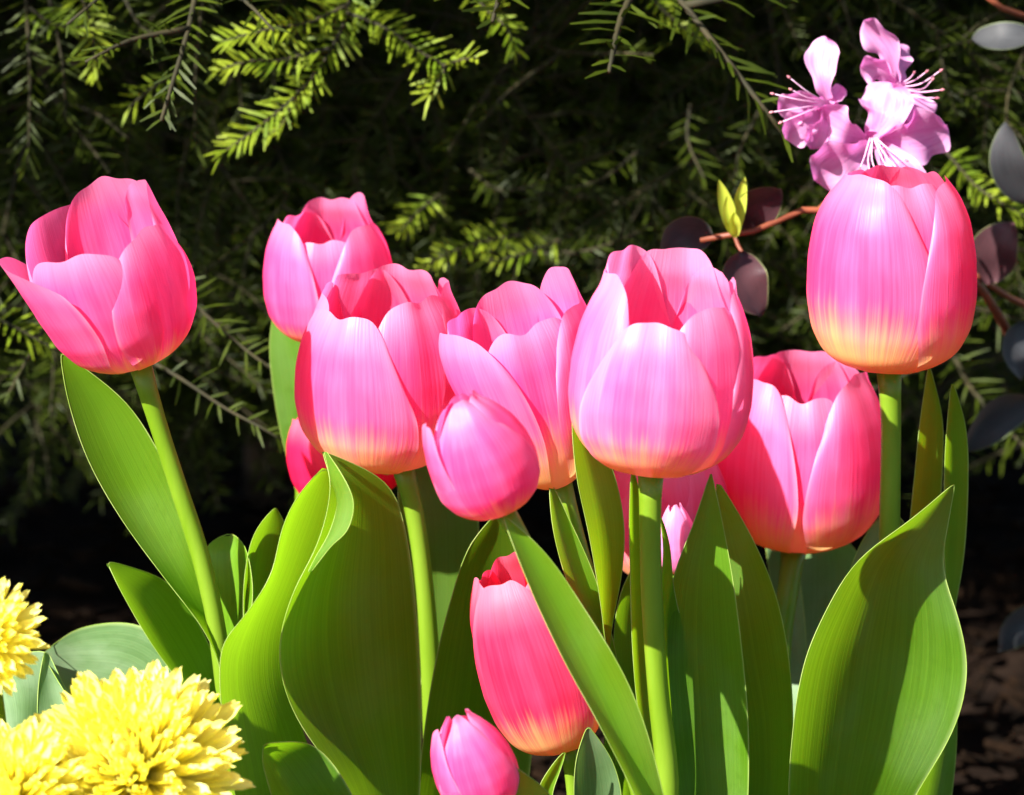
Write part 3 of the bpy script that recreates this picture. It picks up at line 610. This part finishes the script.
for i in range(1000):                     # unseen overhang added above the picture to shade the hedge
    x = rng.uniform(-1.4, .55); y = rng.uniform(.29 if x < -.35 else .36, .62); hid = CAM[2] - (y-CAM[1])*math.tan(R(7.0))
    z = hid + .05 + rng.uniform(0, .32)
    a = rng.uniform(0, 2*math.pi)
    put_sprig(np.array((x, y, z)), np.array((math.cos(a), .6*math.sin(a), -.05)), np.array((rng.normal(0, .3), -.3, 1.)), rng.uniform(1.0, 1.6), i % 5, mass)
for i in range(420):                     # unseen sprigs added beyond the left edge to shade the ground
    p = np.array((rng.uniform(-1.5, -.52), rng.uniform(.06, .5), rng.uniform(.12, .95))); a = rng.uniform(0, 2*math.pi)
    put_sprig(p, np.array((.6*math.cos(a), .5+.3*math.sin(a), -.1)), np.array((rng.normal(0, .3), -.3, 1.)), rng.uniform(1.0, 1.6), i % 5, mass)
for i in range(500):                     # unseen high sprigs added to keep sun off hedge and ground
    p = np.array((rng.uniform(-1.1, .0), rng.uniform(.06, .34), rng.uniform(.68, .98)))
    put_sprig(p, np.array((rng.choice((-1, 1)), rng.uniform(-.1, .4), -.05)), np.array((rng.normal(0, .3), -.3, 1.)), rng.uniform(1.1, 1.7), i % 5, mass)
mo = mass.build('foliage', [NEEDLE, TWIG], hedge); mo['kind'] = 'stuff'
# limbs and trunks inside
for i in range(9):
    x = -.8 + i*.2 + rng.normal(0, .04); y = .85+rng.uniform(-.12, .2); b = MB()
    b.tube(spline([(x, y, -.02), (x+rng.normal(0, .03), y, .3), (x+rng.normal(0, .08), y-.05, .7), (x+rng.normal(0, .12), y-.05, 1.15)], 14), np.linspace(.02, .006, 14), 8); b.build('trunk', [LIMB], hedge)
for i in range(26):
    x = rng.uniform(-.7, .7); y = rng.uniform(.6, .9); z = rng.uniform(.1, .5); b = MB(); d = np.array((rng.normal(0, .2), -.22, rng.uniform(-.03, .12)))
    b.tube(spline([(x, y, z), np.array((x, y, z))+d*.5+(0, 0, .02), np.array((x, y, z))+d], 10), np.linspace(.005, .0016, 10), 6); b.build('limb', [LIMB], hedge)
# particular sprays seen in the light
def lit_sprig(path, L=.0135, gap=.0017, young=True, up=(0, -.55, .8), r=.0011, name='sprig'):
    W = spline([P(*p) for p in path], 20); b = MB(); b.tube(W, np.linspace(r, r*.5, 20), 5, 1); needles(b, W[1:], np.array(up), L*1.1, gap, .0017 if young else .0014)
    if young: needles(b, W[1:], np.array(up)+np.array((.5, .1, -.35)), L*.95, gap*1.5, .0015)
    else: needles(b, W[1:], np.array(up)+np.array((-.4, .2, .3)), L*.9, gap*2, .0012)
    o = b.build(name, [TIPN if young else NEEDLE, TWIG], hedge)
    return o
YL = .26
lit_sprig([(352, -25, YL+.02), (345, 20, YL), (318, 70, YL-.01), (280, 110, YL-.02), (219, 156, YL-.03)])
lit_sprig([(348, 5, YL), (310, 22, YL-.01), (265, 30, YL-.02), (222, 42, YL-.02)])
lit_sprig([(346, 12, YL), (385, 28, YL-.01), (420, 52, YL-.02), (444, 68, YL-.03), (430, 95, YL-.03)], .0155)
lit_sprig([(444, 66, YL-.03), (462, 60, YL-.035), (478, 58, YL-.04)], .010)
lit_sprig([(300, 90, YL-.01), (282, 125, YL), (268, 135, YL)], .011)
lit_sprig([(330, 48, YL-.01), (280, 60, YL-.01), (245, 62, YL-.01), (215, 72, YL-.01)], .012)
lit_sprig([(375, -30, YL+.02), (352, -2, YL+.01), (340, 14, YL)], .012)
lit_sprig([(462, -20, YL+.02), (485, 8, YL+.01), (508, 30, YL), (514, 50, YL)], .011)
lit_sprig([(640, -20, YL+.05), (668, 15, YL+.04), (705, 42, YL+.04)], .010)
lit_sprig([(150, 262, .22), (190, 300, .21), (240, 345, .20), (283, 376, .19), (312, 390, .18)], .014, .004, False, (0, -.8, .5))
lit_sprig([(140, 355, .20), (180, 378, .19), (225, 408, .18), (262, 428, .17), (282, 440, .17)], .012, .005, False, (0, -.8, .5))
lit_sprig([(-20, 310, .24), (20, 330, .23), (60, 352, .23)], .014, .0024)
lit_sprig([(60, 300, .24), (35, 345, .23), (8, 395, .23)], .014, .0026, False)
lit_sprig([(110, 280, .26), (90, 330, .25), (100, 400, .25)], .014, .0026, False)
lit_sprig([(945, 150, .30), (975, 185, .29), (1005, 205, .28), (1035, 222, .28)], .012)
lit_sprig([(960, 90, .34), (990, 105, .33), (1030, 130, .33)], .010, .003, False)
lit_sprig([(520, 235, .32), (470, 245, .31), (440, 258, .30), (420, 268, .30)], .011)
lit_sprig([(560, 240, .32), (520, 255, .31), (488, 262, .31)], .011, .0022)
lit_sprig([(440, 195, .34), (418, 212, .33), (400, 232, .32)], .013)
lit_sprig([(545, 250, .34), (580, 252, .33), (620, 240, .33), (650, 225, .33)], .012, .0024, False)
lit_sprig([(690, 105, .34), (688, 140, .33), (705, 180, .32)], .013, .003, False, (.3, -.9, .2))
lit_sprig([(25, -20, .28), (30, 80, .27), (28, 165, .27)], .015, .0028, False, (.1, -.95, .2))
lit_sprig([(48, -10, .28), (62, 60, .27), (66, 120, .27)], .014, .003, False, (.1, -.95, .2))
lit_sprig([(205, -20, .30), (196, 70, .29), (195, 150, .29)], .015, .0032, False, (.1, -.95, .2))
lit_sprig([(75, -20, .27), (92, 30, .26), (95, 80, .26)], .012)
lit_sprig([(30, 8, .27), (55, 25, .26), (100, 28, .26)], .011)
lit_sprig([(120, -10, .29), (145, 30, .28), (180, 35, .28)], .012, .0026, False)
lit_sprig([(180, 70, .28), (150, 90, .27), (128, 108, .27)], .012, .0022)
lit_sprig([(640, 150, .36), (600, 180, .35), (560, 190, .35)], .013, .0024, False)
lit_sprig([(470, 170, .36), (500, 190, .35), (540, 185, .35)], .013, .0024, False)
lit_sprig([(760, 110, .36), (740, 150, .35), (735, 180, .35)], .013, .0024, False)

# ------------------------------------------------------------------ rhododendron / azalea
az = empty('rhododendron_shrub', (.34, .36, 0), 'sparse rhododendron with lilac flowers, dark leaves and reddish twigs behind the tallest tulip', 'shrub')
def branch(pts, r0, r1, name='branch'):
    W = spline([P(*p) if len(p) == 3 and abs(p[0]) > 2 else np.array(p) for p in pts], 24); b = MB(); b.tube(W, np.linspace(r0, r1, 24), 8); return b.build(name, [RSTEM], az)
branch([(.34, .36, 0), (1100, 500, .34), (1050, 405, .28), (1015, 345, .24), (975, 282, .20), (900, 225, .17), (815, 208, .16), (735, 238, .15), (700, 240, .15)], .0038, .0012)
branch([(1050, 405, .28), (1040, 320, .26), (1005, 295, .24), (975, 275, .22)], .0020, .0012)
branch([(1100, 500, .34), (1120, 200, .30), (1050, 30, .26), (1005, 10, .24), (985, -5, .23)], .003, .0012)
branch([(820, 210, .16), (850, 180, .155), (868, 150, .15)], .0016, .0012)
branch([(862, 165, .155), (840, 135, .15), (828, 112, .15)], .0012, .0009)
branch([(866, 158, .155), (885, 118, .16), (893, 92, .16)], .0012, .0009)
branch([(735, 236, .15), (738, 245, .148), (742, 252, .146)], .0010, .0008, 'leaf_stalk')
def rleaf(path, wpx, mat, bow=.12, tilt=0.0):
    """path: px centreline stalk to tip (x, y, Y); wpx half width"""
    C_ = spline(path, 13); t = np.linspace(0, 1, 13); wv = wpx*np.clip(np.sin(np.pi*t**0.85), 0, 1)**.7
    T = np.gradient(C_[:, :2], axis=0); T /= np.linalg.norm(T, axis=1, keepdims=True)
    st = [(c[0]-n[1]*w_, c[1]+n[0]*w_, c[2]-tilt, c[0]+n[1]*w_, c[1]-n[0]*w_, c[2]+tilt) for c, n, w_ in zip(C_, T, np.maximum(wv, .4))]
    return blade(st, bow, nu=9, nv=26, rim=0, mat=mat, parent=az)
rleaf([(714, 238, .15), (688, 236, .145), (660, 256, .14)], 20, RLEAF, .12, .004)
rleaf([(738, 226, .155), (762, 206, .15), (782, 190, .15)], 21, RLEAFP, .1, -.004)
rleaf([(742, 250, .146), (745, 280, .14), (762, 316, .14)], 23, RLEAFP, .15, .004)
rleaf([(1030, 205, .22), (1008, 165, .21), (1005, 122, .21)], 19, RLEAF, .12, .004)
rleaf([(985, 285, .22), (995, 250, .21), (1014, 222, .21)], 25, RLEAFP, .1, .004)
rleaf([(972, 38, .24), (1000, 36, .23), (1040, 34, .23)], 14, RLEAF, .16, .006)
rleaf([(1036, 400, .22), (1000, 418, .21), (964, 452, .21)], 19, RLEAF, .15, .006)
rleaf([(1030, 320, .22), (1016, 345, .21), (1022, 380, .21)], 14, RLEAF, .12, .004)
rleaf([(1050, 610, .24), (1020, 628, .23), (1000, 652, .23)], 17, RLEAF, .12, .004)
# fresh shoot
rleaf([(734, 236, .146), (728, 212, .143), (719, 180, .142)], 8, RLEAFG, .25)
rleaf([(736, 235, .148), (739, 208, .147), (745, 177, .146)], 7, RLEAFG, .25)
rleaf([(734, 237, .144), (730, 222, .140), (727, 196, .139)], 6, RLEAFG, .25)
rleaf([(735, 238, .144), (735, 225, .139), (734, 212, .138)], 6, RLEAFG, .25)

def azflower(throat, petals, stamens, Y):
    b = MB(); W = [P(*p) for p in throat]; b.tube(spline(W, 8), np.linspace(.0012, .0042, 8), 10, cap=False); fl = b.build('flower', [AZ], az)
    for path, wpx, tilt in petals:
        C_ = spline(path, 15); t = np.linspace(0, 1, 15); wv = wpx*(.22+.78*np.clip(t/.6, 0, 1)**1.1)*np.clip(1-np.clip((t-.62)/.38, 0, 1)**2.6, 0, 1)**.55
        T = np.gradient(C_[:, :2], axis=0); T /= np.linalg.norm(T, axis=1, keepdims=True)
        st = [(c[0]-n[1]*w_, c[1]+n[0]*w_, c[2]-tilt, c[0]+n[1]*w_, c[1]-n[0]*w_, c[2]+tilt) for c, n, w_ in zip(C_, T, np.maximum(wv, .3))]
        o = blade(st, .14, nu=13, nv=30, rim=0, mat=AZ, wave=.13, name='petal', parent=az); o.parent = fl
    for p in stamens:
        W = spline([P(*q) for q in p], 10); s = MB(); s.tube(W, np.linspace(.00032, .00022, 10), 5); e = W[-1]; d = nrm(W[-1]-W[-2])
        s.tube([e-d*.0004, e+d*.0006, e+d*.0016], [.0003, .00062, .0002], 6, 1); s.build('stamen', [FILA, ATIP], fl)
YA = .13
# lower flower, turned down towards the viewer
azflower([(878, 118, YA+.02), (876, 128, YA+.01), (872, 140, YA)], [
  ([(872, 138, YA), (885, 112, YA-.006), (888, 82, YA+.004)], 28, .004), ([(866, 140, YA), (842, 132, YA-.006), (814, 112, YA)], 22, .004),
  ([(878, 140, YA), (910, 140, YA-.008), (948, 128, YA-.004)], 26, -.005), ([(872, 146, YA), (850, 160, YA-.010), (815, 182, YA-.006)], 28, .004), ([(880, 146, YA), (896, 168, YA-.010), (900, 205, YA-.008)], 30, .0)],
  [[(872, 138, YA-.004), (872, 160, YA-.016), (876, 172, YA-.020)], [(870, 138, YA-.004), (864, 158, YA-.016), (860, 168, YA-.020)], [(874, 138, YA-.004), (882, 158, YA-.016), (890, 172, YA-.02)], [(876, 138, YA-.004), (892, 152, YA-.014), (906, 160, YA-.02)], [(875, 139, YA-.004), (886, 156, YA-.016), (898, 170, YA-.02)], [(873, 139, YA-.004), (868, 160, YA-.016), (870, 172, YA-.02)]], YA)
# left flower
azflower([(840, 112, YA+.01), (833, 106, YA+.006), (826, 104, YA)], [
  ([(828, 100, YA), (822, 75, YA-.004), (824, 36, YA+.004)], 17, .003), ([(824, 102, YA), (804, 104, YA-.006), (778, 112, YA-.004)], 16, .003), ([(824, 108, YA), (806, 122, YA-.006), (786, 140, YA-.004)], 17, .003),
  ([(828, 110, YA), (822, 130, YA-.004), (812, 150, YA)], 14, .003), ([(832, 104, YA), (836, 96, YA), (842, 86, YA+.004)], 9, .002)],
  [[(826, 102, YA-.003), (808, 92, YA-.010), (790, 78, YA-.012)], [(825, 103, YA-.003), (800, 100, YA-.012), (774, 94, YA-.014)], [(824, 104, YA-.003), (800, 108, YA-.012), (773, 112, YA-.014)], [(826, 102, YA-.003), (806, 97, YA-.010), (792, 90, YA-.012)], [(824, 105, YA-.003), (802, 114, YA-.012), (782, 122, YA-.014)]], YA)
# upper flower, seen from the side
azflower([(890, 96, YA+.02), (894, 90, YA+.016), (898, 84, YA+.014)], [
  ([(896, 84, YA+.01), (888, 52, YA+.004), (862, 22, YA+.002)], 15, .004), ([(894, 84, YA+.01), (880, 72, YA+.006), (860, 68, YA+.004)], 14, .003), ([(900, 84, YA+.012), (900, 66, YA+.014), (900, 44, YA+.018)], 12, -.003),
  ([(898, 90, YA+.012), (914, 104, YA+.006), (932, 120, YA+.006)], 15, .003), ([(894, 90, YA+.012), (902, 112, YA+.01), (910, 128, YA+.01)], 14, .003)],
  [[(898, 86, YA+.01), (915, 80, YA+.004), (926, 72, YA)], [(899, 87, YA+.01), (920, 84, YA+.004), (940, 71, YA)], [(899, 88, YA+.01), (920, 92, YA+.004), (941, 90, YA)], [(899, 89, YA+.01), (918, 97, YA+.004), (936, 98, YA)], [(898, 86, YA+.01), (910, 78, YA+.004), (914, 73, YA)], [(899, 88, YA+.01), (922, 89, YA+.006), (932, 80, YA+.002)]], YA)
